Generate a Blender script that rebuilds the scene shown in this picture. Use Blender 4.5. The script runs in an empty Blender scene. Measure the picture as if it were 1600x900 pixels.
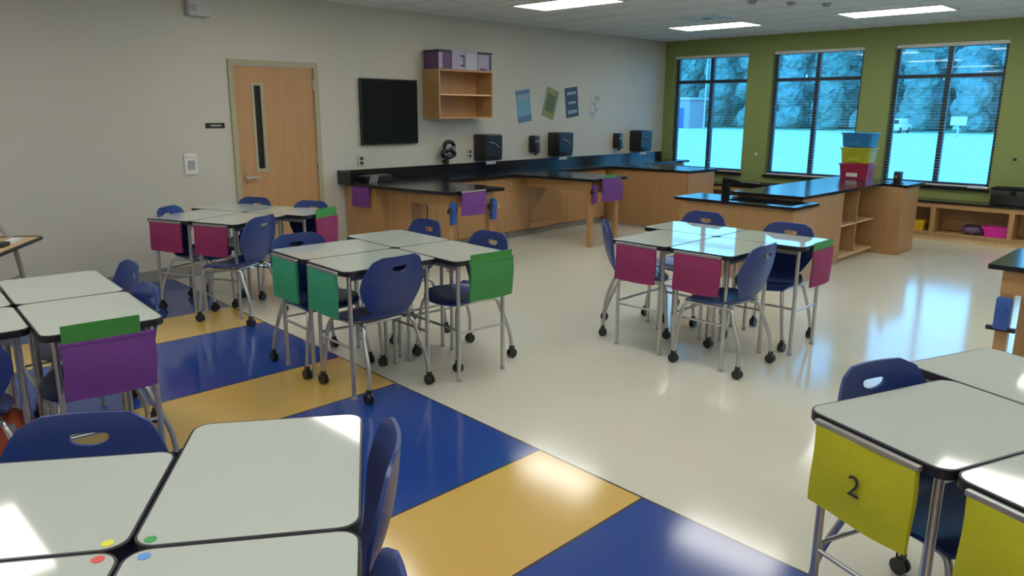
import bpy, bmesh, math, random
from mathutils import Vector, Matrix
random.seed(7)
C = bpy.context.scene.collection
sc = bpy.context.scene
R = math.radians
PI = math.pi

# ------------------------------------------------------------------ materials
def mat(name, col, rough=.5, metal=0., spec=.5, var=0., scale=8., bump=0., emit=None, estr=0., coat=0.):
    m = bpy.data.materials.new(name); m.use_nodes = True
    nt = m.node_tree; b = nt.nodes['Principled BSDF']
    b.inputs['Base Color'].default_value = (*col, 1)
    b.inputs['Roughness'].default_value = rough
    b.inputs['Metallic'].default_value = metal
    b.inputs['Specular IOR Level'].default_value = spec
    if coat:
        b.inputs['Coat Weight'].default_value = coat; b.inputs['Coat Roughness'].default_value = .05
    if emit:
        b.inputs['Emission Color'].default_value = (*emit, 1); b.inputs['Emission Strength'].default_value = estr
    if var or bump:
        tc = nt.nodes.new('ShaderNodeTexCoord'); n = nt.nodes.new('ShaderNodeTexNoise')
        n.inputs['Scale'].default_value = scale; n.inputs['Detail'].default_value = 4
        nt.links.new(tc.outputs['Object'], n.inputs['Vector'])
        if var:
            r = nt.nodes.new('ShaderNodeMapRange'); r.inputs[3].default_value = 1 - var; r.inputs[4].default_value = 1 + var
            mx = nt.nodes.new('ShaderNodeVectorMath'); mx.operation = 'SCALE'; mx.inputs[0].default_value = col
            nt.links.new(n.outputs['Fac'], r.inputs[0]); nt.links.new(r.outputs[0], mx.inputs['Scale'])
            nt.links.new(mx.outputs[0], b.inputs['Base Color'])
        if bump:
            bp = nt.nodes.new('ShaderNodeBump'); bp.inputs['Strength'].default_value = bump; bp.inputs['Distance'].default_value = .01
            nt.links.new(n.outputs['Fac'], bp.inputs['Height']); nt.links.new(bp.outputs[0], b.inputs['Normal'])
    return m

def wood(name, c1, c2, rough=.4):
    m = mat(name, c1, rough); nt = m.node_tree; b = nt.nodes['Principled BSDF']
    tc = nt.nodes.new('ShaderNodeTexCoord'); mp = nt.nodes.new('ShaderNodeMapping'); mp.inputs['Scale'].default_value = (9, 9, .8)
    n = nt.nodes.new('ShaderNodeTexNoise'); n.inputs['Scale'].default_value = 2.2; n.inputs['Detail'].default_value = 6; n.inputs['Distortion'].default_value = .6
    r = nt.nodes.new('ShaderNodeValToRGB'); r.color_ramp.elements[0].position = .3; r.color_ramp.elements[1].position = .7
    r.color_ramp.elements[0].color = (*c1, 1); r.color_ramp.elements[1].color = (*c2, 1)
    nt.links.new(tc.outputs['Object'], mp.inputs[0]); nt.links.new(mp.outputs[0], n.inputs['Vector'])
    nt.links.new(n.outputs['Fac'], r.inputs[0]); nt.links.new(r.outputs[0], b.inputs['Base Color'])
    return m

M = {}
M['wall'] = mat('wall_paint', (.565, .55, .475), .55, var=.03, scale=1.5)
M['green'] = mat('green_paint', (.25, .31, .10), .55, var=.04, scale=1.5)
M['trimgrey'] = mat('cove_base', (.30, .29, .26), .5)
M['doorframe'] = mat('door_frame_paint', (.42, .37, .25), .45)
M['wood'] = wood('maple_laminate', (.42, .235, .10), (.48, .275, .125), .35)
M['woodd'] = wood('birch_door', (.46, .26, .115), (.52, .30, .14), .35)
M['woodl'] = wood('light_ply', (.62, .42, .22), (.68, .48, .26), .4)
M['black'] = mat('black_resin', (.012, .013, .016), .16, var=.1, scale=20)
M['blackp'] = mat('black_plastic', (.015, .015, .017), .3)
M['blackm'] = mat('black_matte', (.006, .008, .007), .6, spec=.15)
M['edge'] = mat('black_edge', (.012, .012, .018), .35)
M['desk'] = mat('white_laminate', (.50, .55, .505), .06, spec=.5)
M['metal'] = mat('brushed_silver', (.55, .55, .54), .30, metal=.85)
M['chrome'] = mat('chrome', (.75, .75, .75), .12, metal=1)
M['chair'] = mat('navy_plastic', (.022, .048, .21), .34, var=.05, scale=30)
M['pink'] = mat('magenta_fabric', (.27, .022, .11), .7, var=.12, scale=60)
M['greenf'] = mat('emerald_fabric', (.025, .30, .16), .6, var=.12, scale=60)
M['greena'] = mat('leaf_green_fabric', (.05, .27, .07), .6, var=.12, scale=60)
M['greenc'] = mat('green_card', (.05, .27, .05), .5, var=.1, scale=30)
M['purple'] = mat('purple_fabric', (.17, .045, .27), .7, var=.12, scale=60)
M['yellow'] = mat('yellow_fabric', (.50, .50, .015), .55, var=.1, scale=40)
M['white'] = mat('white_plastic', (.75, .75, .72), .4)
M['grey'] = mat('grey_plastic', (.35, .35, .34), .45)
M['lightgrey'] = mat('light_grey_metal', (.5, .5, .5), .4)
M['winframe'] = mat('window_frame_paint', (.02, .045, .07), .4)
M['slat'] = mat('blind_slat', (.55, .6, .6), .5)
M['blue'] = mat('blue_plastic', (.03, .10, .40), .4)
M['bluebin'] = mat('blue_basket', (.02, .20, .50), .4)
M['yellowbin'] = mat('lime_basket', (.45, .48, .02), .4)
M['redbin'] = mat('crimson_basket', (.42, .02, .08), .4)
M['magenta'] = mat('magenta_plastic', (.75, .02, .40), .4)
M['gold'] = mat('yellow_plastic', (.80, .50, .02), .4)
M['inkdark'] = mat('dark_ink', (.03, .03, .04), .6)
M['paper'] = mat('white_paper', (.72, .72, .72), .6)
M['orange'] = mat('orange_fabric', (.55, .10, .04), .7, var=.1, scale=30)
M['bark'] = mat('tree_bark', (.12, .09, .07), .9, var=.3, scale=6)
M['leaf'] = mat('foliage', (.14, .27, .22), .8, var=.5, scale=1.2)
M['leaf2'] = mat('pale_foliage', (.17, .31, .27), .8, var=.4, scale=1.2)
M['grass'] = mat('lawn', (.12, .42, .22), .9, var=.15, scale=.6)
M['pave'] = mat('pale_pavement', (.55, .55, .55), .9, var=.05, scale=.4)
M['sticker_y'] = mat('sticker_yellow', (.75, .75, .03), .4)
M['sticker_g'] = mat('sticker_green', (.04, .35, .08), .4)
M['sticker_r'] = mat('sticker_red', (.70, .06, .05), .4)
M['sticker_b'] = mat('sticker_blue', (.10, .30, .75), .4)
M['pb'] = mat('poster_light_blue', (.16, .36, .46), .5, var=.15, scale=9)
M['pb2'] = mat('poster_steel_blue', (.10, .20, .30), .5)
M['po'] = mat('poster_olive', (.26, .28, .09), .5, var=.35, scale=14)
M['po2'] = mat('poster_moss', (.12, .15, .06), .5, var=.4, scale=25)
M['pn'] = mat('poster_navy', (.04, .06, .12), .5, var=.3, scale=20)
M['pn2'] = mat('poster_pale_blue', (.30, .36, .42), .5)
M['pw'] = mat('poster_grey_print', (.36, .37, .37), .5, var=.3, scale=25)
M['lilac'] = mat('lilac_card', (.36, .32, .42), .5, var=.2, scale=20)
M['plum'] = mat('plum_card', (.13, .06, .15), .5, var=.2, scale=20)
M['ceil'] = mat('ceiling_tile', (.74, .76, .78), .8, var=.03, scale=40)
M['lamp'] = mat('lit_diffuser', (.9, .9, .9), .5, emit=(1., .98, .9), estr=11.5)

def floor_mat():
    m = bpy.data.materials.new('vinyl_floor'); m.use_nodes = True
    nt = m.node_tree; b = nt.nodes['Principled BSDF']; L = nt.links.new
    b.inputs['Roughness'].default_value = .13; b.inputs['Specular IOR Level'].default_value = .7
    tc = nt.nodes.new('ShaderNodeTexCoord'); sp = nt.nodes.new('ShaderNodeSeparateXYZ'); L(tc.outputs['Object'], sp.inputs[0])
    def mth(op, a, bb=None):
        n = nt.nodes.new('ShaderNodeMath'); n.operation = op
        for i, v in enumerate((a, bb)):
            if v is None: continue
            if isinstance(v, (int, float)): n.inputs[i].default_value = v
            else: L(v, n.inputs[i])
        return n.outputs[0]
    X, Y = sp.outputs[0], sp.outputs[1]
    edge = mth('ADD', mth('MULTIPLY', Y, .050), -8.68)
    band = mth('LESS_THAN', X, edge)
    yel = None
    for a, c in ((-2.12, -1.45), (-4.02, -3.31), (-5.97, -5.31), (-7.87, -7.22), (-9.77, -9.12)):
        s = mth('MULTIPLY', mth('GREATER_THAN', Y, a), mth('LESS_THAN', Y, c))
        yel = s if yel is None else mth('ADD', yel, s)
    seam = mth('ABSOLUTE', mth('SUBTRACT', X, edge)); seam = mth('LESS_THAN', seam, .006)
    for yy in (-1.45, -2.12, -3.31, -4.02, -5.31, -5.97, -7.22, -7.87):
        s = mth('MULTIPLY', mth('LESS_THAN', mth('ABSOLUTE', mth('SUBTRACT', Y, yy)), .006), band)
        seam = mth('MAXIMUM', seam, s)
    n = nt.nodes.new('ShaderNodeTexNoise'); n.inputs['Scale'].default_value = 2.5; n.inputs['Detail'].default_value = 8
    L(tc.outputs['Object'], n.inputs['Vector'])
    def mix(f, c1, c2):
        x = nt.nodes.new('ShaderNodeMix'); x.data_type = 'RGBA'
        if isinstance(f, float): x.inputs[0].default_value = f
        else: L(f, x.inputs[0])
        for i, v in ((6, c1), (7, c2)):
            if isinstance(v, tuple): x.inputs[i].default_value = (*v, 1)
            else: L(v, x.inputs[i])
        return x.outputs[2]
    cream = mix(n.outputs['Fac'], (.61, .60, .50), (.67, .66, .55))
    st = mix(yel, (.018, .062, .30), (.64, .42, .11))
    col = mix(band, cream, st)
    col = mix(seam, col, (.05, .04, .05))
    L(col, b.inputs['Base Color'])
    bp = nt.nodes.new('ShaderNodeBump'); bp.inputs['Strength'].default_value = .04; bp.inputs['Distance'].default_value = .01
    L(n.outputs['Fac'], bp.inputs['Height']); L(bp.outputs[0], b.inputs['Normal'])
    return m
M['floor'] = floor_mat()

def glass_mat():
    m = bpy.data.materials.new('window_glass'); m.use_nodes = True
    nt = m.node_tree; nt.nodes.clear()
    o = nt.nodes.new('ShaderNodeOutputMaterial'); t = nt.nodes.new('ShaderNodeBsdfTransparent'); g = nt.nodes.new('ShaderNodeBsdfGlossy')
    t.inputs[0].default_value = (.74, .91, 1., 1); g.inputs['Roughness'].default_value = .02
    f = nt.nodes.new('ShaderNodeFresnel'); f.inputs[0].default_value = 1.5
    x = nt.nodes.new('ShaderNodeMixShader')
    nt.links.new(f.outputs[0], x.inputs[0]); nt.links.new(t.outputs[0], x.inputs[1]); nt.links.new(g.outputs[0], x.inputs[2])
    nt.links.new(x.outputs[0], o.inputs[0])
    return m
M['glass'] = glass_mat()
M['darkglass'] = mat('dark_door_glass', (.01, .012, .015), .08)

# ------------------------------------------------------------------ mesh helpers
def new(): return bmesh.new()
def bx(bm, x0, x1, y0, y1, z0, z1, mx=None):
    r = bmesh.ops.create_cube(bm, size=1)
    T = Matrix.Translation(((x0+x1)/2, (y0+y1)/2, (z0+z1)/2)) @ Matrix.Diagonal((abs(x1-x0), abs(y1-y0), abs(z1-z0), 1))
    if mx is not None: T = mx @ T
    bmesh.ops.transform(bm, matrix=T, verts=r['verts'])
    return r['verts']
def box(x0, x1, y0, y1, z0, z1, bev=0.):
    bm = new(); bx(bm, x0, x1, y0, y1, z0, z1)
    if bev: bmesh.ops.bevel(bm, geom=bm.edges[:], offset=bev, segments=2, affect='EDGES', profile=.5)
    return bm
def cyl(bm, p0, p1, r, r2=None, n=14):
    p0, p1 = Vector(p0), Vector(p1); d = p1-p0
    k = bmesh.ops.create_cone(bm, cap_ends=True, segments=n, radius1=r, radius2=r if r2 is None else r2, depth=d.length)
    T = Matrix.Translation((p0+p1)/2) @ d.to_track_quat('Z', 'Y').to_matrix().to_4x4()
    bmesh.ops.transform(bm, matrix=T, verts=k['verts'])
def tube(bm, pts, r, n=10, smooth=True):
    pts = [Vector(p) for p in pts]
    if smooth and len(pts) > 2:
        out = []
        P = [pts[0]] + pts + [pts[-1]]
        for i in range(1, len(P)-2):
            for k in range(6):
                t = k/6; a, b, c, d = P[i-1], P[i], P[i+1], P[i+2]
                out.append(.5*((2*b)+(c-a)*t+(2*a-5*b+4*c-d)*t*t+(3*b-a-3*c+d)*t**3))
        out.append(pts[-1]); pts = out
    rings = []; up = None
    for i, p in enumerate(pts):
        d = (pts[min(i+1, len(pts)-1)] - pts[max(i-1, 0)]).normalized()
        if up is None:
            up = d.orthogonal().normalized()
        up = (up - d*up.dot(d)).normalized(); s = d.cross(up)
        rr = r[min(i, len(r)-1)] if isinstance(r, (list, tuple)) else r
        rings.append([bm.verts.new(p + (up*math.cos(2*PI*k/n)+s*math.sin(2*PI*k/n))*rr) for k in range(n)])
    for a, b in zip(rings, rings[1:]):
        for k in range(n): bm.faces.new((a[k], a[(k+1) % n], b[(k+1) % n], b[k]))
    bm.faces.new(rings[0][::-1]); bm.faces.new(rings[-1])
def prism(bm, pts, z0, z1):
    lo = [bm.verts.new((x, y, z0)) for x, y in pts]; hi = [bm.verts.new((x, y, z1)) for x, y in pts]
    n = len(pts); bm.faces.new(lo[::-1]); bm.faces.new(hi)
    for i in range(n): bm.faces.new((lo[i], lo[(i+1) % n], hi[(i+1) % n], hi[i]))
def rrect(x0, x1, y0, y1, r, n=6):
    out = []
    for cx, cy, a in ((x1-r, y1-r, 0), (x0+r, y1-r, 90), (x0+r, y0+r, 180), (x1-r, y0+r, 270)):
        for k in range(n+1):
            t = R(a + 90*k/n); out.append((cx+r*math.cos(t), cy+r*math.sin(t)))
    return out
def obj(name, bm, m, parent=None, smooth=False, kind=None):
    bmesh.ops.recalc_face_normals(bm, faces=bm.faces[:])
    me = bpy.data.meshes.new(name); bm.to_mesh(me); bm.free()
    if smooth:
        me.shade_smooth() if hasattr(me, 'shade_smooth') else None
        for e in me.edges: pass
        try: me.set_sharp_from_angle(angle=R(40))
        except Exception: pass
    me.materials.append(m if not isinstance(m, str) else M[m])
    o = bpy.data.objects.new(name, me); C.objects.link(o)
    if parent: o.parent = parent
    if kind: o['kind'] = kind
    return o
def tag(o, label, cat, group=None):
    o['label'] = label; o['category'] = cat
    if group: o['group'] = group
    return o
def thing(name, label, cat, loc=(0, 0, 0), rz=0., group=None):
    o = bpy.data.objects.new(name, None); C.objects.link(o); o.empty_display_size = .1
    o.location = loc; o.rotation_euler = (0, 0, rz)
    return tag(o, label, cat, group)
def dup(root, loc, rz, label, group=None):
    r = root.copy(); C.objects.link(r); r.location = loc; r.rotation_euler = (0, 0, rz); r['label'] = label
    if group: r['group'] = group
    for ch in list(root.children):
        c = ch.copy(); C.objects.link(c); c.parent = r
        for g in list(ch.children):
            d = g.copy(); C.objects.link(d); d.parent = c
    return r
def struct(name, bm, m, parent=None):
    o = obj(name, bm, m, parent)
    if not parent: o['kind'] = 'structure'
    return o

# ------------------------------------------------------------------ camera
f, yaw, pit, rol = 1180.45, .7786, .2311, .0051
fw = Vector((math.cos(yaw)*math.cos(pit), math.sin(yaw)*math.cos(pit), -math.sin(pit)))
rt = Vector((math.sin(yaw), -math.cos(yaw), 0)); up = rt.cross(fw)
r2 = rt*math.cos(rol)+up*math.sin(rol); u2 = -rt*math.sin(rol)+up*math.cos(rol)
cam = bpy.data.cameras.new('camera'); co = bpy.data.objects.new('camera', cam); C.objects.link(co)
cam.sensor_width = 36; cam.lens = f*36/1600
mw = Matrix((r2, u2, -fw)).transposed().to_4x4(); mw.translation = (-11.5872, -7.7129, 1.6876)
co.matrix_world = mw; sc.camera = co

# ------------------------------------------------------------------ room shell
H = 2.85
XL, YN = -14.2, -10.6
struct('floor', box(XL-.2, .2, YN-.2, .2, -.12, 0), 'floor')
# ceiling as suspended tiles on a plane
def ceil_mat():
    m = M['ceil']; nt = m.node_tree; b = nt.nodes['Principled BSDF']
    return m
struct('ceiling', box(XL-.2, .2, YN-.2, .2, H, H+.12), 'ceil')
DX0, DX1, DZ = -7.93, -6.89, 2.185
bm = new(); bx(bm, XL-.2, DX0, 0, .2, 0, H); bx(bm, DX1, .2, 0, .2, 0, H); bx(bm, DX0, DX1, 0, .2, DZ, H)
struct('wall_left', bm, 'wall')
W_Y1, W_W, W_G, W_B, W_T = -.186, 1.373, .418, .695, 2.60
wins = []; y = W_Y1
for k in range(3):
    wins.append((y-W_W, y)); y -= W_W+W_G
wins += [(y-W_W, y), (y-2*W_W-W_G, y-W_W-W_G)]
bm = new(); bx(bm, 0, .2, YN-.2, 0, 0, W_B); bx(bm, 0, .2, YN-.2, 0, W_T, H)
ys = [0] + [v for a, b_ in wins for v in (b_, a)] + [YN-.2]
for i in range(0, len(ys), 2): bx(bm, 0, .2, ys[i+1], ys[i], W_B, W_T)
struct('wall_right', bm, 'green')
struct('wall_front', box(XL-.2, 0, YN-.2, YN, 0, H), 'wall')
struct('wall_rear', box(XL-.2, XL, YN, 0, 0, H), 'wall')
bm = new(); bx(bm, XL, DX0-.07, -.015, 0, 0, .115); bx(bm, XL, DX0-.07, -.022, 0, 0, .015)
struct('baseboard_left', bm, 'trimgrey')
# ceiling grid
bm = new()
x = -.5
while x > XL: bx(bm, x-.012, x+.012, YN, 0, H-.004, H); x -= .61
y = -.45
while y > YN: bx(bm, XL, 0, y-.012, y+.012, H-.0035, H); y -= .61
g = struct('trim_1', bm, mat('ceiling_grid', (.70, .72, .74), .6))

# windows: frames, panes
for i, (a, b_) in enumerate(wins):
    t = bpy.data.objects.new('window_%d' % (i+1), None); C.objects.link(t); t['kind'] = 'structure'; t.location = (0, (a+b_)/2, W_B)
    def L(y0, y1, z0, z1, x0=.09, x1=.15):
        bm = new(); bx(bm, x0, x1, y0-(a+b_)/2, y1-(a+b_)/2, z0-W_B, z1-W_B); return bm
    w = .05; mid = (a+b_)/2; tz = 2.17
    bm = new()
    def add(y0, y1, z0, z1, x0=.09, x1=.15): bx(bm, x0, x1, y0-mid, y1-mid, z0-W_B, z1-W_B)
    add(a, a+w, W_B, W_T); add(b_-w, b_, W_B, W_T); add(a, b_, W_T-.055, W_T); add(a, b_, W_B, W_B+.055)
    obj('frame', bm, 'winframe', t)
    bm = new(); add(mid-.03, mid+.03, W_B+.055, W_T-.055, .085, .155); obj('mullion', bm, 'winframe', t)
    bm = new(); add(a+w, b_-w, tz-.028, tz+.028, .088, .152); obj('transom', bm, 'winframe', t)
    for (y0, y1) in ((a+w, mid-.03), (mid+.03, b_-w)):
        for (z0, z1) in ((W_B+.055, tz-.028), (tz+.028, W_T-.055)):
            bm = new(); add(y0, y1, z0, z1, .118, .124); obj('pane', bm, 'glass', t)
    bm = new(); add(a-.02, b_+.02, W_B-.03, W_B+.004, -.04, .09); obj('window_sill', bm, 'black', t)
    if i > 2: continue
    # blind
    nm = ('leftmost window, next to the corner', 'middle window behind the island', 'right window above the low bookshelf')[i]
    bl = thing('window_blind', 'white horizontal slat blind lowered and open in the ' + nm, 'blind', (.05, mid, W_T), group='window blinds')
    hb = new(); bx(hb, -.028, .022, a-mid+.006, b_-mid-.006, -.048, -.004); obj('headrail', hb, 'white', bl)
    sb = new(); z = -.075
    while z > W_B-W_T+.05:
        mx = Matrix.Translation((0, 0, z)) @ Matrix.Rotation(R(-3), 4, 'Y')
        bx(sb, -.013, .013, a-mid+.01, b_-mid-.01, -.0007, .0007, mx); z -= .042
    obj('slats', sb, 'slat', bl)
    rb = new(); bx(rb, -.014, .014, a-mid+.01, b_-mid-.01, W_B-W_T+.012, W_B-W_T+.03); obj('bottom_rail', rb, 'white', bl)

# door
d = bpy.data.objects.new('door_1', None); C.objects.link(d); d['kind'] = 'structure'; d.location = (DX0, 0, 0)
dw = DX1-DX0
bm = new(); bx(bm, 0, .055, -.025, .12, 0, DZ); bx(bm, dw-.055, dw, -.025, .12, 0, DZ); bx(bm, .055, dw-.055, -.025, .12, DZ-.055, DZ)
obj('door_frame', bm, 'doorframe', d)
x0, x1 = .058, dw-.058
lx0, lx1, lz0, lz1 = .26, .36, 1.05, 1.94
bm = new(); bx(bm, x0, lx0, .0, .045, .01, DZ-.058); bx(bm, lx1, x1, .0, .045, .01, DZ-.058)
bx(bm, lx0, lx1, .0, .045, .01, lz0); bx(bm, lx0, lx1, .0, .045, lz1, DZ-.058)
obj('door_leaf', bm, 'woodd', d)
bm = new()
bx(bm, lx0-.02, lx0+.012, -.008, .02, lz0-.02, lz1+.02); bx(bm, lx1-.012, lx1+.02, -.008, .02, lz0-.02, lz1+.02)
bx(bm, lx0+.012, lx1-.012, -.008, .02, lz0-.02, lz0+.012); bx(bm, lx0+.012, lx1-.012, -.008, .02, lz1-.012, lz1+.02)
obj('glass_bead', bm, 'doorframe', d)
obj('door_glass', box(lx0, lx1, .016, .024, lz0, lz1), 'darkglass', d)
bm = new(); cyl(bm, (.125, 0, .98), (.125, -.055, .98), .028); cyl(bm, (.125, -.05, .98), (.25, -.05, .975), .011)
obj('door_handle', bm, 'chrome', d, True)
for hz in (.25, 1.15, 1.95):
    bm = new(); cyl(bm, (x1+.002, -.01, hz-.055), (x1+.002, -.01, hz+.055), .010); obj('hinge', bm, 'metal', d, True)

# ------------------------------------------------------------------ ceiling fixtures
def troffer(x, y, label):
    t = thing('ceiling_light', label, 'light', (x, y, H), group='ceiling lights')
    w, l = .30, .60
    bm = new(); bx(bm, -w, -w+.03, -l, l, -.014, -.001); bx(bm, w-.03, w, -l, l, -.014, -.001); bx(bm, -w+.03, w-.03, -l, -l+.03, -.014, -.001); bx(bm, -w+.03, w-.03, l-.03, l, -.014, -.001)
    obj('frame', bm, 'white', t)
    obj('diffuser', box(-w+.03, w-.03, -l+.03, l-.03, -.010, -.002), 'lamp', t)
LX = (-1.7, -4.85, -7.75, -10.8, -13.6); LY = (-1.9, -4.3, -6.7, -9.1)
for x in LX:
    for y in LY:
        lab = 'lit recessed ceiling light panel outside the picture, over the desks'
        if (x, y) == (-4.85, -1.9): lab = 'lit recessed ceiling panel cut off by the top edge, nearest the cream wall'
        if (x, y) == (-1.7, -1.9): lab = 'lit recessed ceiling panel above the corner, in front of the leftmost window'
        if (x, y) == (-1.7, -4.3): lab = 'lit recessed ceiling panel in front of the right window'
        troffer(x, y, lab)
t = thing('air_vent', 'square pale air diffuser in the ceiling behind the corner light', 'vent', (-2.57, -2.30, H))
bm = new()
for s, e in ((.30, .26), (.21, .17), (.12, .08)):
    bx(bm, -s, -e, -s, s, -.012, 0); bx(bm, e, s, -s, s, -.012, 0); bx(bm, -e, e, -s, -e, -.012, 0); bx(bm, -e, e, e, s, -.012, 0)
obj('louver', bm, 'white', t); obj('throat', box(-.26, .26, -.26, .26, -.004, -.001), 'blackm', t)
for i, (x, y, lab) in enumerate(((-3.25, -3.74, 'small dark round sensor on the ceiling, middle of three'), (-2.9, -3.98, 'small brownish round sensor on the ceiling, rightmost of three'), (-3.63, -3.48, 'small dark round sensor on the ceiling, leftmost of three'))):
    bm = new(); cyl(bm, (0, 0, -.004), (0, 0, -.0), .06); cyl(bm, (0, 0, -.035), (0, 0, -.004), .035, .05)
    o = obj('ceiling_sensor', bm, 'grey', None, True); o.location = (x, y, H); tag(o, lab, 'sensor')

# ------------------------------------------------------------------ wall things
t = thing('wall_screen', 'large black rectangular screen on the cream wall right of the door', 'screen', (-5.93, 0, 1.66))
obj('housing', box(-.42, .42, -.045, -.001, -.385, .385, .004), 'blackp', t)
obj('screen', box(-.405, .405, -.047, -.0455, -.37, .37), 'blackm', t)
t = thing('wall_cabinet', 'open wooden wall cabinet with one shelf above the counter', 'cabinet', (-4.93, 0, 1.58))
w = .46; hh = .60; dp = .32; th = .022
obj('side_panel', box(-w, -w+th, -dp, 0, 0, hh), 'wood', t); obj('side_panel', box(w-th, w, -dp, 0, 0, hh), 'wood', t)
obj('bottom_panel', box(-w+th, w-th, -dp, 0, 0, th), 'wood', t); obj('top_panel', box(-w+th, w-th, -dp, 0, hh-th, hh), 'wood', t)
obj('back_panel', box(-w+th, w-th, -.015, 0, th, hh-th), 'wood', t); obj('shelf', box(-w+th, w-th, -dp+.01, -.015, .285, .303), 'woodl', t)
specs = [(-.455, -.24, 'plum', 'plum and grey decorated box, leftmost on top of the wall cabinet'), (-.235, -.01, 'lilac', 'lilac box with small dark marks, second from left on top of the wall cabinet'),
         (-.005, .20, 'paper', 'off-white box, third from left on top of the wall cabinet'), (.205, .455, 'lilac', 'lilac grey box with dark top and right edge, rightmost on top of the wall cabinet')]
for i, (a, b_, m, lab) in enumerate(specs):
    t = thing('storage_box', lab, 'box', (-4.93+(a+b_)/2, -.16, 2.18), group='boxes on the wall cabinet'); hw = (b_-a)/2-.002
    obj('carton', box(-hw, hw, -.15, .14, 0, .215, .004), m if i != 2 else mat('pale_lilac_card', (.42, .42, .46), .5, var=.15, scale=20), t)
    obj('lid', box(-hw-.001, hw+.001, -.153, .143, .20, .228), 'inkdark' if i in (0, 3) else 'lilac', t)
    if i == 0: obj('label_card', box(-hw+.0, -hw+.06, -.1545, -.151, .01, .195), 'lilac', t)
    if i == 1:
        bm = new(); bx(bm, .03, .09, -.1545, -.151, .155, .175); bx(bm, .03, .09, -.1545, -.151, .04, .058); bx(bm, .078, .09, -.1545, -.151, .058, .155)
        obj('printed_mark', bm, 'inkdark', t)
    if i == 3:
        bm = new(); bx(bm, .075, .105, -.1545, -.151, .01, .19); obj('printed_mark', bm, 'pn', t)
        bm = new(); bx(bm, -.09, .03, -.1545, -.151, .005, .03); obj('printed_mark', bm, 'plum', t)

def wallquad(pts, th, name, m, parent, off=0., kind=None):
    bm = new()
    fr = [bm.verts.new((x, -th-off, z)) for x, z in pts]; bk = [bm.verts.new((x, -off, z)) for x, z in pts]; n = len(pts)
    bm.faces.new(fr); bm.faces.new(bk[::-1])
    for i in range(n): bm.faces.new((fr[i], fr[(i+1) % n], bk[(i+1) % n], bk[i]))
    return obj(name, bm, m, parent)
def poster(cx, cz, w, h, ang, m, parts, label):
    t = thing('poster', label, 'poster', (cx, 0, cz), group='posters on the cream wall')
    def q(x0, x1, z0, z1):
        c, s = math.cos(R(ang)), math.sin(R(ang))
        return [(x*c-z*s, x*s+z*c) for x, z in ((x0, z0), (x1, z0), (x1, z1), (x0, z1))]
    wallquad(q(-w/2, w/2, -h/2, h/2), .004, 'sheet', m, t, .001)
    for (x0, x1, z0, z1, mm) in parts: wallquad(q(x0*w, x1*w, z0*h, z1*h), .0015, 'print', mm, t, .005)
poster(-3.55, 1.745, .28, .45, 8, 'pb', [(-.5, .5, .38, .5, 'pb2'), (-.5, .5, -.5, -.30, 'pb2'), (-.35, .3, .2, .3, 'pn2')], 'light blue poster with darker top and bottom bands, leftmost of the four posters')
poster(-2.98, 1.79, .27, .43, -17, 'po', [(-.35, .35, -.3, .3, 'po2')], 'olive yellow poster tilted right, second of the four posters')
poster(-2.49, 1.81, .29, .44, 7, 'pn', [(-.36, .36, .26, .36, 'pn2'), (-.36, .36, -.38, -.26, 'pn2'), (-.3, .3, -.05, .03, 'pn2')], 'dark navy poster with pale bands, third of the four posters')
poster(-1.93, 1.74, .24, .36, -16, M['wall'], [(-.2, .3, .3, .5, 'pw'), (-.3, .1, .05, .22, 'pw'), (-.05, .35, -.15, 0, 'pw'), (-.35, .1, -.45, -.22, 'pw')], 'faint off-white poster with grey print, rightmost of the four posters')

t = thing('thermostat', 'small pale wall control with grey button left of the door', 'control', (-8.39, 0, 1.145))
obj('plate', box(-.065, .065, -.02, 0, -.105, .105, .006), 'white', t); obj('button', box(-.035, .035, -.028, -.02, -.055, .035, .003), 'grey', t)
obj('hood', box(-.045, .045, -.03, -.02, .07, .092), 'white', t)
t = thing('room_sign', 'small black room sign with pale strip beside the door', 'sign', (-8.105, 0, 1.52))
obj('plate', box(-.10, .10, -.008, 0, -.026, .026), 'blackp', t); obj('strip', box(-.05, .06, -.0095, -.008, -.008, .008), 'grey', t)
t = thing('wall_speaker', 'pale box fixed high on the cream wall near the ceiling', 'speaker', (-8.2, 0, 2.64))
obj('housing', box(-.11, .11, -.09, 0, -.075, .09, .01), 'lightgrey', t); obj('lens', box(-.09, -.03, -.095, -.088, -.03, .03), 'grey', t)
for x, z, lab in ((-6.35, 1.09, 'pale outlet above the left end of the black counter'), (-4.60, 1.11, 'pale outlet on the wall left of the first black towel dispenser')):
    t = thing('wall_outlet', lab, 'outlet', (x, 0, z)); obj('plate', box(-.05, .05, -.012, 0, -.065, .065, .003), 'lightgrey', t)
    obj('socket', box(-.022, .022, -.015, -.012, .01, .045), 'inkdark', t); obj('socket', box(-.022, .022, -.015, -.012, -.045, -.01), 'inkdark', t)
t = thing('wall_outlet', 'small outlet on the green wall right of the right window', 'outlet', (0, -5.39, 1.10), R(90)); obj('plate', box(-.04, .04, 0, .012, -.055, .055, .003).copy() if False else box(-.04, .04, 0, .012, -.055, .055, .003), 'green', t)
obj('socket', box(-.02, .02, .012, .015, -.02, .02), 'inkdark', t)
t = thing('wall_switch', 'small outlet on the green wall between the left and middle windows', 'outlet', (0, -1.82, 1.05), R(90)); obj('plate', box(-.045, .045, 0, .012, -.06, .06, .003), 'green', t)
obj('socket', box(-.02, .02, .012, .015, -.045, -.01), 'white', t)

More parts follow.
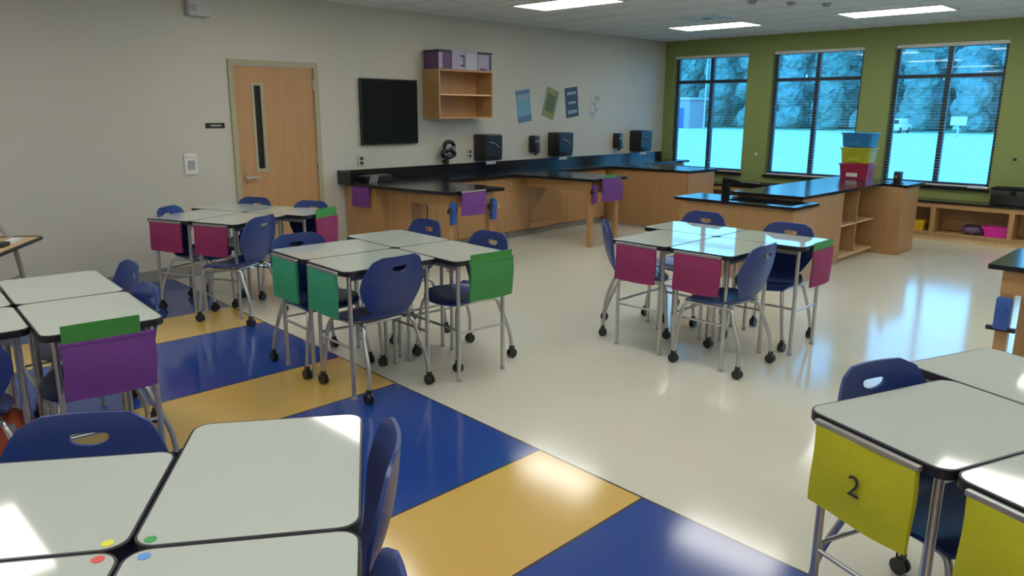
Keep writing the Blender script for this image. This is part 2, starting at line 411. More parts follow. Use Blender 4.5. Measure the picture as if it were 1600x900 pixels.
def towel(x, lab, fold=True):
    t = thing('towel_dispenser', lab, 'dispenser', (x, 0, 1.02), group='black towel dispensers')
    bm = box(-.17, .17, -.22, 0, 0, .35, .02); obj('housing', bm, 'blackp', t, True)
    obj('cover', box(-.155, .155, -.232, -.221, .06, .335, .004), 'blackp', t)
    bm = new(); tube(bm, [(-.09, -.236, .25), (0, -.245, .225), (.09, -.236, .17)], .008, 8); obj('lever', bm, 'trimgrey', t, True)
    obj('paper_tongue', box(-.09, .09, -.17, -.165, -.05, .01), 'white', t)
towel(-4.36, 'large black towel dispenser nearest the wall cabinet, leftmost of three')
towel(-2.86, 'black towel dispenser above the counter under the dark poster, middle of three')
towel(-.80, 'black towel dispenser nearest the corner and windows, rightmost of three')
def soap(x, lab):
    t = thing('soap_dispenser', lab, 'dispenser', (x, 0, 1.06), group='black soap dispensers')
    obj('housing', box(-.065, .065, -.12, 0, .03, .27, .02), 'blackp', t, True)
    obj('push_bar', box(-.05, .05, -.135, -.115, .02, .10, .008), 'blackp', t, True)
    bm = new(); cyl(bm, (0, -.09, -.01), (0, -.09, .03), .02); obj('nozzle', bm, 'blackp', t, True)
    bm = new(); bx(bm, -.045, .045, -.123, -.1195, .18, .20); obj('window_strip', bm, 'grey', t)
soap(-3.38, 'small black soap dispenser left of the middle towel dispenser')
soap(-1.37, 'small black soap dispenser left of the rightmost towel dispenser')
# lab burner / clamp like black fixture
t = thing('eyewash_unit', 'black and silver eyewash fixture with looping arms on the wall above the counter', 'fixture', (-5.06, 0, .99))
bm = new(); cyl(bm, (0, -.06, 0), (0, -.06, .10), .028); bx(bm, -.03, .03, -.06, -.001, .02, .06); obj('stem', bm, 'blackp', t, True)
bm = new(); tube(bm, [(0, -.06, .10), (-.10, -.10, .12), (-.10, -.12, .18), (.02, -.12, .19), (.10, -.10, .13), (.0, -.07, .09)], .028, 10); obj('lower_loop', bm, 'blackp', t, True)
bm = new(); tube(bm, [(0, -.08, .17), (-.07, -.10, .22), (-.05, -.12, .29), (.05, -.12, .28), (.09, -.10, .21), (.04, -.08, .17)], .027, 10); obj('upper_loop', bm, 'blackp', t, True)
for sx in (-.05, .06):
    bm = new(); cyl(bm, (sx, -.13, .20), (sx, -.13, .235), .022, .026); obj('spray_head', bm, 'grey', t, True)

# ------------------------------------------------------------------ counters
CT = .865
t = thing('worktop', 'long black counter top with three arms and low backsplash along the cream wall', 'counter', (-3.3, 0, CT))
def polytop(bm, pts, z0, z1): prism(bm, pts, z0, z1)
ox = 3.3
pts = [(-6.68+ox, -.002), (-6.62+ox, -1.15), (-6.52+ox, -1.80), (-5.74+ox, -1.82), (-5.74+ox, -.70), (-4.40+ox, -.68), (-4.25+ox, -1.87), (-3.56+ox, -1.87), (-3.56+ox, -.62), (-2.26+ox, -.60), (-2.2+ox, -1.94), (-1.44+ox, -1.96), (-1.44+ox, -.60), (-.02+ox, -.60), (-.02+ox, -.002)]
bm = new(); prism(bm, pts, -.035, 0); obj('top', bm, 'black', t)
obj('backsplash', box(-6.66+ox, -.02+ox, -.025, -.002, 0, .125), 'black', t)
obj('end_splash', box(-6.69+ox, -6.665+ox, -.26, -.002, -.03, .13), 'black', t)
def cabinet(x0, x1, y0, y1, label, doors=2, face='y', zt=None, hand=True):
    zt = CT-.037 if zt is None else zt
    cx, cy = (x0+x1)/2, (y0+y1)/2
    t = thing('base_cabinet', label, 'cabinet', (cx, cy, 0), group='wooden base cabinets under the black counter')
    a, b_ = x0-cx, x1-cx; c, d_ = y0-cy, y1-cy
    bm = new(); bx(bm, a, b_, c+.02, d_, .09, zt); obj('body', bm, 'wood', t)
    obj('kickboard', box(a+.01, b_-.01, c+.06, d_-.01, 0, .09), 'trimgrey', t)
    n = doors; w = (b_-a)/n
    for i in range(n):
        dd = obj('door', box(a+i*w+.004, a+(i+1)*w-.004, c, c+.018, .10, zt-.02), 'wood', t)
        if hand:
            bm = new(); hx = a+(i+1)*w-.05 if i % 2 == 0 else a+i*w+.05
            tube(bm, [(hx, c, zt-.18), (hx, c-.03, zt-.17), (hx, c-.03, zt-.08), (hx, c, zt-.07)], .005, 6); obj('handle', bm, 'metal', dd, True)
    return t
cabinet(-6.60, -5.86, -.62, -.03, 'wooden base cabinet at the left end of the counter, nearest the door', 2)
cabinet(-5.85, -4.42, -.62, -.03, 'wooden base cabinet between the first and second counter arms', 3)
cabinet(-4.41, -3.66, -.60, -.03, 'wooden base cabinet behind the middle counter arm', 2)
cabinet(-3.65, -2.30, -.55, -.03, 'wooden base cabinet between the middle and third counter arms', 3)
# third arm: solid cabinet
t = thing('arm_cabinet', 'solid wooden cabinet block under the third counter arm near the window', 'cabinet', (-1.84, -1.0, 0))
obj('side_panel', box(-.36, -.335, -.91, .94, 0, CT-.037), 'wood', t)
obj('end_panel', box(-.335, .36, -.93, -.905, 0, CT-.037), 'wood', t)
obj('side_panel', box(.335, .36, -.905, .94, 0, CT-.037), 'wood', t)
obj('base_rail', box(-.365, -.36, -.91, .94, 0, .02), 'trimgrey', t)
cabinet(-1.46, -.06, -.52, -.03, 'wooden base cabinet in the corner beside the leftmost window', 3)

def bracket(x, y, z, m, lab, rz=0):
    t = thing('clip_holder', lab, 'holder', (x, y, z), rz, group='blue holders on the wooden legs')
    obj('cup', box(-.035, .035, -.05, 0, -.14, .09, .012), m, t, True)
    obj('clamp', box(-.055, .055, -.035, .03-.03, -.02, .03, .004), 'blackp', t)
    bm = new(); cyl(bm, (-.04, -.05, 0), (-.09, -.05, 0), .022); obj('knob', bm, 'blackp', t, True)
def arm(x0, x1, y0, y1, label, panel_to=None, board=None):
    """open wooden table frame below a counter arm; y0 = front end"""
    zt = CT-.037
    t = thing('arm_table', label, 'table', ((x0+x1)/2, y0, 0), group='open wooden tables under the counter arms')
    cx = (x0+x1)/2; a, b_ = x0-cx, x1-cx; Ly = y1-y0
    obj('apron', box(a, a+.02, .0, Ly, zt-.13, zt), 'wood', t); obj('apron', box(b_-.02, b_, .0, Ly, zt-.13, zt), 'wood', t)
    obj('apron', box(a+.02, b_-.02, 0, .02, zt-.13, zt), 'wood', t)
    for sx in (a+.005, b_-.065):
        obj('leg', box(sx, sx+.06, .005, .065, 0, zt-.0, .004), 'wood', t)
    if panel_to: obj('end_panel', box(a+.0, a+.022, Ly-panel_to, Ly, 0, zt-.13), 'wood', t)
    obj('stretcher', box(a+.07, b_-.07, Ly-.06, Ly-.035, .12, .19), 'wood', t)
    if board:
        bb = obj('pull_out_board', box(b_-.02, b_+.14, board, board+.30, zt-.20, zt-.175), 'woodl', t)
    return t
arm(-6.47, -5.82, -1.74, -.66, 'open wooden table frame under the counter arm nearest the door', .42, board=.05)
arm(-4.20, -3.62, -1.80, -.64, 'open wooden table frame with two square legs under the middle counter arm', None, board=.05)
bracket(-6.44, -1.745, .66, 'blue', 'blue holder on the left front leg of the counter arm nearest the door')
bracket(-5.86, -1.745, .66, 'blue', 'blue holder on the right front leg of the counter arm nearest the door')
bracket(-4.17, -1.805, .70, 'purple', 'dark purple holder on the left front leg of the middle counter arm')
bracket(-3.65, -1.805, .70, 'purple', 'dark purple holder on the right front leg of the middle counter arm')

# stuff on the left end of counter
t = thing('desk_organizer', 'black tray with a white card leaning in it at the left end of the counter', 'organizer', (-6.38, -.30, CT), R(0))
obj('tray', box(-.16, .20, -.08, .10, 0, .075, .008), 'blackp', t)
bm = new(); mx = Matrix.Rotation(R(25), 4, 'X'); bx(bm, -.15, -.04, -.10, -.094, .01, .14, mx); obj('card', bm, 'grey', t)

# ------------------------------------------------------------------ island
t = thing('island_worktop', 'raised glossy black top on the wooden island, reflecting blue window light', 'counter', (-2.6, -4.0, .845))
bm = new(); prism(bm, [(-1.47, .36), (-1.44, -.42), (.72, -.44), (.66, -.74), (1.30, -.74), (1.36, .38)], -.03, 0); obj('top', bm, 'black', t)
t = thing('sink_worktop', 'lower black top with inset sink at the left end of the island', 'counter', (-4.32, -3.9, .80))
bm = new()
bx(bm, -.29, .25, -.70, -.62, -.03, 0)
bx(bm, -.29, .25, .10, .64, -.03, 0); bx(bm, -.29, -.20, -.62, .10, -.03, 0); bx(bm, .18, .25, -.62, .10, -.03, 0)
obj('top', bm, 'black', t)
bm = new(); bx(bm, -.20, .18, -.62, .10, -.16, -.15); bx(bm, -.21, -.20, -.62, .10, -.16, -.03); bx(bm, .18, .19, -.62, .10, -.16, -.03); bx(bm, -.21, .19, -.63, -.62, -.16, -.03); bx(bm, -.21, .19, .10, .11, -.16, -.03)
obj('basin', bm, 'blackp', t)
bm = new(); bx(bm, .0, .012, -.62, .10, -.028, -.012); bx(bm, -.20, .18, -.27, -.258, -.028, -.012); obj('basin_divider', bm, 'chrome', t)
t = thing('faucet', 'stout black faucet standing on the lower sink top of the island', 'faucet', (-4.28, -3.68, .80))
bm = new(); cyl(bm, (0, 0, 0), (0, 0, .19), .045, .04); obj('body', bm, 'blackm', t, True)
bm = new(); tube(bm, [(0, 0, .16), (-.02, -.08, .185), (-.03, -.17, .165)], .017, 8); obj('spout', bm, 'blackm', t, True)
bm = new(); cyl(bm, (0, 0, .19), (0, 0, .21), .05, .035); obj('cap', bm, 'blackm', t, True)
t = thing('storage_island', 'wooden island body with open shelf bays facing the room', 'cabinet', (-2.6, -4.0, 0))
zt = .815
obj('left_side_panel', box(-1.95, -1.92, -.56, .70, 0, .77), 'wood', t)
obj('end_panel', box(-1.92, -1.40, -.56, -.535, 0, .77), 'wood', t); obj('end_panel', box(-1.92, -1.40, .675, .70, 0, .77), 'wood', t)
obj('inner_floor', box(-1.92, -1.40, -.535, .675, .08, .10), 'wood', t); obj('inner_panel', box(-1.425, -1.40, -.535, .675, .10, .77), 'wood', t)
obj('front_panel', box(-1.40, -.35, -.40, -.375, 0, zt), 'wood', t)
obj('side_panel', box(-1.40, -1.37, -.37, .33, 0, zt), 'wood', t)
obj('back_panel', box(-1.37, .70, .30, .325, 0, zt), 'wood', t)
obj('bay_divider', box(-.35, -.325, -.40, .30, .0, zt), 'wood', t)
obj('bay_divider', box(.13, .15, -.39, .30, .08, zt-.02), 'wood', t)
obj('bay_shelf', box(-.325, .13, -.39, .28, .41, .43), 'woodl', t); obj('bay_shelf', box(.15, .68, -.39, .28, .41, .43), 'woodl', t)
obj('bay_bottom', box(-.325, .68, -.40, .30, .05, .08), 'woodl', t); obj('bay_back', box(-.325, .68, .28, .30, .08, zt), 'wood', t)
obj('kickboard', box(-.325, .68, -.36, -.34, 0, .05), 'wood', t)
obj('end_body', box(.68, 1.24, -.70, .33, 0, zt), 'wood', t)

def basket(z, m, lab, w=.43, dd=.34, h=.185, rz=0):
    t = thing('storage_basket', lab, 'basket', (-1.33, -3.92, z), rz, group='stacked baskets on the island')
    bm = new(); b0 = rrect(-dd/2*.9, dd/2*.9, -w/2*.9, w/2*.9, .03, 3); b1 = rrect(-dd/2, dd/2, -w/2, w/2, .035, 3); i1 = rrect(-dd/2+.008, dd/2-.008, -w/2+.008, w/2-.008, .03, 3); i0 = rrect(-dd/2*.9+.008, dd/2*.9-.008, -w/2*.9+.008, w/2*.9-.008, .025, 3)
    rr = [[bm.verts.new((x, y, zz)) for x, y in ps] for ps, zz in ((b0, 0), (b1, h), (i1, h), (i0, .008))]
    n = len(b0)
    for p, q in zip(rr, rr[1:]):
        for k in range(n): bm.faces.new((p[k], p[(k+1) % n], q[(k+1) % n], q[k]))
    bm.faces.new(rr[0]); bm.faces.new(rr[3])
    obj('bin', bm, m, t)
    bm = new(); o_ = rrect(-dd/2-.01, dd/2+.01, -w/2-.01, w/2+.01, .04, 3); prism(bm, o_, h-.018, h-.002)
    # rim as ring
    bm.free(); bm = new()
    for k in range(len(o_)):
        x0, y0 = o_[k]; x1, y1 = o_[(k+1) % len(o_)]
        cyl(bm, (x0, y0, h-.006), (x1, y1, h-.006), .008, n=6)
    obj('rim', bm, m, t)
    obj('label_holder', box(-dd/2-.012, -dd/2-.002, -.07, .07, h*.15, h*.4), 'white' if m == 'redbin' else m, t)
basket(.845, 'redbin', 'crimson basket at the bottom of the stack on the island', .36, .34, .19)
basket(1.045, 'yellowbin', 'lime yellow basket in the middle of the stack on the island', .37, .31, .19)
basket(1.245, 'bluebin', 'blue basket on top of the stack on the island', .38, .31, .18)
t = thing('pencil_sharpener', 'small upright black device on the front corner of the island end', 'sharpener', (-1.80, -4.58, .845))
obj('body', box(-.05, .05, -.04, .04, .015, .15, .012), 'blackp', t, True); obj('base', box(-.055, .055, -.05, .05, 0, .015), 'blackp', t)
bm = new(); cyl(bm, (-.05, 0, .09), (-.085, 0, .09), .012); obj('crank', bm, 'metal', t, True)

# ------------------------------------------------------------------ low bookshelf along green wall
t = thing('low_bookshelf', 'long low wooden bookshelf with black top along the green wall', 'bookshelf', (-.19, -3.9, 0))
y0, y1 = -2.9, 3.15
obj('top', box(-.20, .18, y0, y1, .50, .53), 'black', t)
obj('bottom_board', box(-.19, .18, y0, y1, .09, .115), 'wood', t); obj('kickboard', box(-.165, .17, y0, y1, 0, .09), 'woodl', t)
obj('back_board', box(.165, .18, y0, y1, .115, .50), 'wood', t)
obj('face_rail', box(-.19, -.17, y0, y1, .44, .50), 'wood', t)
for yy in (-2.89, -1.63, -.72, .25, 1.2, 2.15, 3.10):
    obj('divider', box(-.19, .165, yy-.03, yy+.03, .115, .44), 'wood', t)
def blob(name, loc, sx, sy, sz, m, lab, cat, extra=None):
    t = thing(name, lab, cat, loc)
    bm = new(); b0 = rrect(-sx/2*.85, sx/2*.85, -sy/2*.85, sy/2*.85, .02, 3); b1 = rrect(-sx/2, sx/2, -sy/2, sy/2, .025, 3)
    lo = [bm.verts.new((x, y, 0)) for x, y in b0]; hi = [bm.verts.new((x, y, sz)) for x, y in b1]; n = len(b0)
    for k in range(n): bm.faces.new((lo[k], lo[(k+1) % n], hi[(k+1) % n], hi[k]))
    bm.faces.new(lo); inn = [bm.verts.new((x*.93, y*.93, sz)) for x, y in b1]; inl = [bm.verts.new((x*.93, y*.93, .01)) for x, y in b0]
    for k in range(n): bm.faces.new((hi[k], hi[(k+1) % n], inn[(k+1) % n], inn[k])); bm.faces.new((inn[k], inn[(k+1) % n], inl[(k+1) % n], inl[k]))
    bm.faces.new(inl)
    obj('tub', bm, m, t); obj('rim_lip', box(-sx/2-.008, -sx/2+.004, -sy/2, sy/2, sz-.02, sz), m, t)
blob('plastic_bin', (-.25, -4.42, .115), .16, .20, .13, 'gold', 'yellow plastic bin in the low bookshelf beside the island end', 'bin')
blob('plastic_bin', (-.24, -5.36, .115), .16, .30, .13, 'magenta', 'bright magenta bin in the low bookshelf', 'bin')
t = thing('dark_pouch', 'dark shapeless pouch in the low bookshelf left of the magenta bin', 'pouch', (-.24, -5.08, .115))
bm = new(); k = bmesh.ops.create_icosphere(bm, subdivisions=3, radius=1)
for v in k['verts']:
    v.co = Vector((v.co.x*.09, v.co.y*.13, max(0, v.co.z*.07+.055+.012*math.sin(v.co.y*9)+.008*math.cos(v.co.x*11))))
obj('pouch_body', bm, 'plum', t, True); obj('flap', box(-.075, .03, -.08, .08, .118, .128, .004), 'inkdark', t)
t = thing('black_case', 'black box on the low bookshelf below the right window at the right edge', 'case', (-.20, -5.50, .53))
obj('body', box(-.15, .15, -.25, .25, 0, .20, .01), 'blackp', t, True); obj('lid', box(-.155, .155, -.255, .255, .20, .225, .006), 'blackm', t)
obj('latch', box(-.162, -.15, -.03, .03, .14, .19), 'blackm', t)
# objects on far part of bookshelf (left)
t = thing('tray_stack', 'dark flat tray with chrome rim on the low bookshelf behind the island sink', 'tray', (-.2, -1.85, .53))
obj('tray', box(-.14, .14, -.42, .42, 0, .05, .012), 'blackp', t); 
bm = new(); tube(bm, [(-.145, -.25, .055), (-.15, -.05, .06), (-.145, .1, .055)], .008, 6); obj('handle', bm, 'chrome', t, True)
t = thing('book', 'white sided book lying on the sill edge of the right window', 'book', (.02, -5.02, W_B+.004), 0)
obj('cover', box(-.05, .05, -.12, .12, 0, .03, .003), 'white', t); obj('pages', box(-.053, .045, -.115, .115, .006, .024), 'paper', t)

# ------------------------------------------------------------------ right science table
t = thing('science_table', 'black topped wooden table with square legs at the right edge', 'table', (-6.27, -7.4, 0))
zt = .845
obj('top', box(-.37, .37, -.75, .73, zt-.03, zt, .003), 'black', t)
obj('apron', box(-.33, -.31, -.68, .66, zt-.17, zt-.03), 'wood', t); obj('apron', box(.31, .33, -.68, .66, zt-.17, zt-.03), 'wood', t)
obj('apron', box(-.31, .31, .64, .66, zt-.17, zt-.03), 'wood', t); obj('apron', box(-.31, .31, -.68, -.66, zt-.17, zt-.03), 'wood', t)
for sx in (-1, 1):
    for sy in (-.645, .625): obj('leg', box(sx*.295-.032, sx*.295+.032, sy-.032, sy+.032, 0, zt-.031, .004), 'wood', t)
t = thing('clip_holder', 'blue holder on the corner leg of the wooden table at the right edge', 'holder', (-6.60, -6.775, .56), R(-90), group='blue holders on the wooden legs')
obj('cup', box(-.04, .04, -.045, 0, -.09, .10, .012), 'blue', t, True); obj('clamp', box(-.075, .075, -.03, 0, -.10, -.075, .003), 'blackp', t)
bm = new(); cyl(bm, (0, -.045, .04), (0, -.075, .04), .018); obj('knob', bm, 'blue', t, True)

# ------------------------------------------------------------------ desks
DL, DW, DH = .66, .485, .79
def make_desk(label, group):
    t = thing('student_desk', label, 'desk', (0, 0, 0), 0, group)
    l, w = DL/2-.002, DW/2-.002
    bm = new(); prism(bm, rrect(-l+.007, l-.007, -w+.007, w-.007, .045), DH-.020, DH); tp = obj('tabletop', bm, 'desk', t)
    # edge band ring
    bm = new(); o_ = rrect(-l, l, -w, w, .052, 6); i_ = rrect(-l+.0072, l-.0072, -w+.0072, w-.0072, .045, 6); n = len(o_)
    rings = [[bm.verts.new((x, y, z)) for x, y in ps] for ps, z in ((o_, DH-.030), (o_, DH-.003), ([(x*.996, y*.996) for x, y in o_], DH-.0005), (i_, DH-.0005), (i_, DH-.030))]
    for p, q in zip(rings, rings[1:]+rings[:1]):
        for k in range(n): bm.faces.new((p[k], p[(k+1) % n], q[(k+1) % n], q[k]))
    obj('edge_band', bm, 'edge', tp)
    obj('underside', box(-l+.02, l-.02, -w+.02, w-.02, DH-.034, DH-.0205), 'edge', t)
    lx, ly = l-.055, w-.055
    for sx in (-1, 1):
        for sy in (-1, 1):
            bm = new(); cyl(bm, (sx*lx, sy*ly, .02), (sx*lx, sy*ly, DH-.034), .0135)
            lg = obj('leg', bm, 'metal', t, True)
            bm = new(); cyl(bm, (sx*lx, sy*ly, 0), (sx*lx, sy*ly, .022), .018, .014); obj('glide', bm, 'grey', lg, True)
    for sx in (-1, 1):
        bm = new(); cyl(bm, (sx*lx, -ly, .315), (sx*lx, ly, .315), .008); obj('end_bar', bm, 'metal', t, True)
    for sy in (-1, 1): obj('under_rail', box(-lx-.01, lx+.01, sy*ly-.008, sy*ly+.008, DH-.066, DH-.034), 'metal', t)
    bm = new(); cyl(bm, (-lx, ly, .335), (lx, ly, .335), .008); obj('long_bar', bm, 'metal', t, True)
    return t
CL = dict(A=(-8.601, -3.667, -3), B=(-6.611, -4.917, .4), F=(-8.473, -1.273, 22.), C=(-11.147, -6.149, -34.7), D=(-8.927, -7.496, -20.6), E=(-10.793, -3.67, -5.2))
def wp(n, x, y, z=0):
    cx, cy, a = CL[n]; a = R(a); return (cx+x*math.cos(a)-y*math.sin(a), cy+x*math.sin(a)+y*math.cos(a), z)
SLOT = {1: (-DL/2, DW/2, 0), 2: (-DL/2, -DW/2, 0), 3: (DW/2, -DL/2, 90), 4: (DW/2, DL/2, 90)}
CN = dict(A='the middle group with green folders', B='the centre-right group reflecting the window', F='the far group near the door',
          C='the nearest group at bottom left', D='the bottom right group with yellow folders', E='the group at the left edge')
PN = {1: 'far left', 2: 'near left', 3: 'near right', 4: 'far right'}
PNE = dict(C={1: 'left', 2: 'bottom left corner', 3: 'bottom', 4: 'right-hand'}, D={1: 'front', 2: 'bottom right', 3: 'hidden right', 4: 'rear'})
desk0 = None
desks = {}
for n in CL:
    for s in (1, 2, 3, 4):
        if n == 'D' and s == 3: continue
        x, y, a = SLOT[s]
        pos = PNE.get(n, PN)[s]
        lab = 'white-topped student desk, %s one of %s' % (pos, CN[n])
        if desk0 is None:
            desk0 = make_desk(lab, 'student desks'); o = desk0; o.location = wp(n, x, y); o.rotation_euler = (0, 0, R(CL[n][2]+a))
        else: o = dup(desk0, wp(n, x, y), R(CL[n][2]+a), lab, 'student desks')
        desks[n, s] = o
# stickers on the nearest group (parts of the desks)
for s, m, dx, dy in ((1, 'sticker_y', -.045, .03), (4, 'sticker_g', .04, .03), (2, 'sticker_r', -.045, -.03), (3, 'sticker_b', .045, -.035)):
    bm = new(); cyl(bm, (0, 0, 0), (0, 0, .0012), .013, n=20)
    o = obj('sticker_dot', bm, m, desks['C', s])
    P = Vector(wp('C', dx, dy, DH)); q = desks['C', s]
    inv = (Matrix.Translation(q.location) @ Matrix.Rotation(q.rotation_euler.z, 4, 'Z')).inverted()
    o.location = inv @ P

# ------------------------------------------------------------------ chairs
def make_chair():
    t = thing('student_chair', '', 'chair', (0, 0, 0), 0, 'navy student chairs')
    # seat: dished rounded shell, local -y is the back
    SH = .465
    bm = new(); nu, nv = 14, 14; vs = []
    def seatpt(u, v, dz=0):
        # u,v in [-1,1]; squircle
        s = max(abs(u), abs(v)); 
        x, yv = u*math.sqrt(1-.38*v*v), v*math.sqrt(1-.38*u*u)
        wd = .225 - .02*(v < 0)*(-v)
        X, Y = x*wd*1.06, .01+yv*.215
        Z = SH + .012*(x*x) - .010*(1-x*x)*(1-v*v) - .028*max(0, (v-.55)/.45)**2 + .03*max(0, (-v-.6)/.4)**2
        return (X, Y, Z+dz)
    for layer in (0, -.012):
        vs.append([[bm.verts.new(seatpt(-1+2*i/nu, -1+2*j/nv, layer)) for i in range(nu+1)] for j in range(nv+1)])
    for k, g_ in enumerate(vs):
        for j in range(nv):
            for i in range(nu):
                q = (g_[j][i], g_[j][i+1], g_[j+1][i+1], g_[j+1][i]); bm.faces.new(q if k == 0 else q[::-1])
    def rim(g_): return [g_[0][i] for i in range(nu)] + [g_[j][nu] for j in range(nv)] + [g_[nv][nu-i] for i in range(nu)] + [g_[nv-j][0] for j in range(nv)]
    a, b_ = rim(vs[0]), rim(vs[1])
    for k in range(len(a)): bm.faces.new((a[k], b_[k], b_[(k+1) % len(a)], a[(k+1) % len(a)]))
    obj('seat', bm, 'chair', t, True)
    # backrest
    N = 56; BH = .395   # path length
    prof = [(0, .10), (.03, .135), (.08, .17), (.15, .212), (.21, .232), (.27, .222), (.33, .196), (.365, .176), (.385, .150), (.395, .115)]
    def half(v):
        for (a0, w0), (a1, w1) in zip(prof, prof[1:]):
            if v <= a1: return w0+(w1-w0)*(v-a0)/(a1-a0)
        return prof[-1][1]
    outer = []
    K = N//2
    # trace outline by sampling right side bottom->top, top across, left side
    right = [(half(v), v) for v in [BH*i/16 for i in range(17)]]
    top = [(.115-.23*i/12, BH) for i in range(1, 12)]
    left = [(-x, v) for x, v in reversed(right)]
    bot = [(-.10+.20*i/12, 0) for i in range(1, 12)]
    outer = right+top+left+bot; N = len(outer)
    hc = (0, .325)
    def hole(ang):
        c, s = math.cos(ang), math.sin(ang)
        x = .053*c; z = .020*s if s > 0 else .026*s
        z = min(z, .011)
        return (hc[0]+x, hc[1]+z)
    inner = [hole(math.atan2((v-hc[1]), x*.45)) for x, v in outer]
    def shell(x, v, d):
        # path: starts under/behind the seat, rises and leans back
        yb = -.195 - .10*(v/BH) - .022*math.sin(PI*min(1, v/BH)) + .0
        z = SH + .005 + v*.985
        if v < .05: yb += .03*(1-v/.05)
        y = yb + .9*x*x*(1.2)     # wrap around
        return (x, y-d, z)
    bm = new(); L_ = 8; G = []
    for d_ in (0, .011):
        rr = []
        for k in range(L_+1):
            f_ = k/L_
            rr.append([bm.verts.new(shell(o[0]+(i[0]-o[0])*f_, o[1]+(i[1]-o[1])*f_, d_)) for o, i in zip(outer, inner)])
        G.append(rr)
    for gi, rr in enumerate(G):
        for p, q in zip(rr, rr[1:]):
            for k in range(N):
                fc = (p[k], p[(k+1) % N], q[(k+1) % N], q[k]); bm.faces.new(fc if gi == 0 else fc[::-1])
    for k in range(N):
        bm.faces.new((G[0][0][k], G[1][0][k], G[1][0][(k+1) % N], G[0][0][(k+1) % N]))
        bm.faces.new((G[0][-1][k], G[0][-1][(k+1) % N], G[1][-1][(k+1) % N], G[1][-1][k]))
    obj('backrest', bm, 'chair', t, True)
    # frame
    bm = new()
    for sx in (-1, 1): tube(bm, [(sx*.165, -.15, .435), (sx*.165, .15, .432)], .011, 8, False)
    tube(bm, [(-.165, -.10, .430), (.165, -.10, .430)], .010, 8, False); tube(bm, [(-.165, .12, .428), (.165, .12, .428)], .010, 8, False)
    obj('seat_frame', bm, 'metal', t, True)
    for sx in (-1, 1):
        for sy in (-1, 1):
            fx, fy = sx*.232, (.215 if sy > 0 else -.265)
            bm = new(); tube(bm, [(sx*.165, sy*.10, .433), (sx*.178, sy*.165, .425), (sx*.196, sy*.195, .35), (sx*.214, fy*.95+.0, .20), (fx, fy, .075)], .0125, 10)
            lg = obj('leg', bm, 'metal', t, True)
            bm = new()
            for o_ in (-.012, .012): cyl(bm, (fx+o_-.007, fy, .032), (fx+o_+.007, fy, .032), .032, n=18)
            bx(bm, fx-.012, fx+.012, fy-.014, fy+.014, .04, .085)
            obj('caster', bm, 'blackp', lg, True)
    return t
ch0 = None
def chair(n, x, y, face, label, tilt=0):
    """backrest top at cluster-local (x, y); face = direction of the sitter in cluster-local degrees"""
    global ch0
    a = R(CL[n][2]+face+tilt)           # direction faced
    rz = a-PI/2
    P = wp(n, x, y); P = (P[0]+.305*math.cos(a), P[1]+.305*math.sin(a), 0)
    if ch0 is None:
        ch0 = make_chair(); ch0.location = P; ch0.rotation_euler = (0, 0, rz); ch0['label'] = label
    else: dup(ch0, P, rz, label, 'navy student chairs')
chair('A', -.34, -.57, 90, 'navy chair seen from behind in front of the middle desk group', 4)
chair('A', -.41, .60, -90, 'navy chair behind the left side of the middle desk group, beside the green folders')
chair('A', .68, -.23, 180, 'navy chair at the right of the middle desks, just behind the right green folder')
chair('A', .70, .55, 180, 'navy chair at the far right of the middle desks, before the counter arm')
chair('B', -.34, .80, -90, 'navy chair seen edge-on at the left of the centre-right desk group', 36)
chair('B', -.43, -.62, 90, 'navy chair with its back to us in front of the centre-right desk group', 0)
chair('B', .62, -.29, 180, 'navy chair at the near right of the centre-right desk group beside the island')
chair('B', .74, .51, 180, 'navy chair at the far right of the centre-right desks, before the island sink')
chair('F', -.42, .50, -90, 'navy chair behind the far desks against the cream wall, leftmost of its chairs', 15)
chair('F', -.52, -.68, 90, 'navy chair turned side-on in front of the far desk group', 6)
chair('F', .49, -.39, 180, 'navy chair behind the right end of the far desk group beside the green card')
chair('F', .50, .28, 180, 'navy chair behind the far desk group in front of the wooden door')
chair('E', .55, -.27, 180, 'navy chair right of the left-edge desks, nearer of two, beside the purple folder')
chair('E', .63, .38, 180, 'navy chair at the far right corner of the left-edge desks, further of two')
chair('E', -.33, -.72, 90, 'navy chair partly cut off at the left edge, below the left-edge desk group')
chair('C', -.27, .63, -90, 'navy chair with a handle hole behind the nearest desk group at bottom left')
chair('C', .585, .33, 180, 'navy chair seen edge-on at the right of the nearest desk group, the further of two')
chair('C', .57, -.33, 180, 'navy chair seen edge-on at the bottom edge, right of the nearest desk group')
chair('D', -.26, .58, -90, 'navy chair with a bright handle hole behind the front desk at bottom right')
chair('D', -.33, -.62, 90, 'navy chair on the near side of the bottom right desk group', 0)

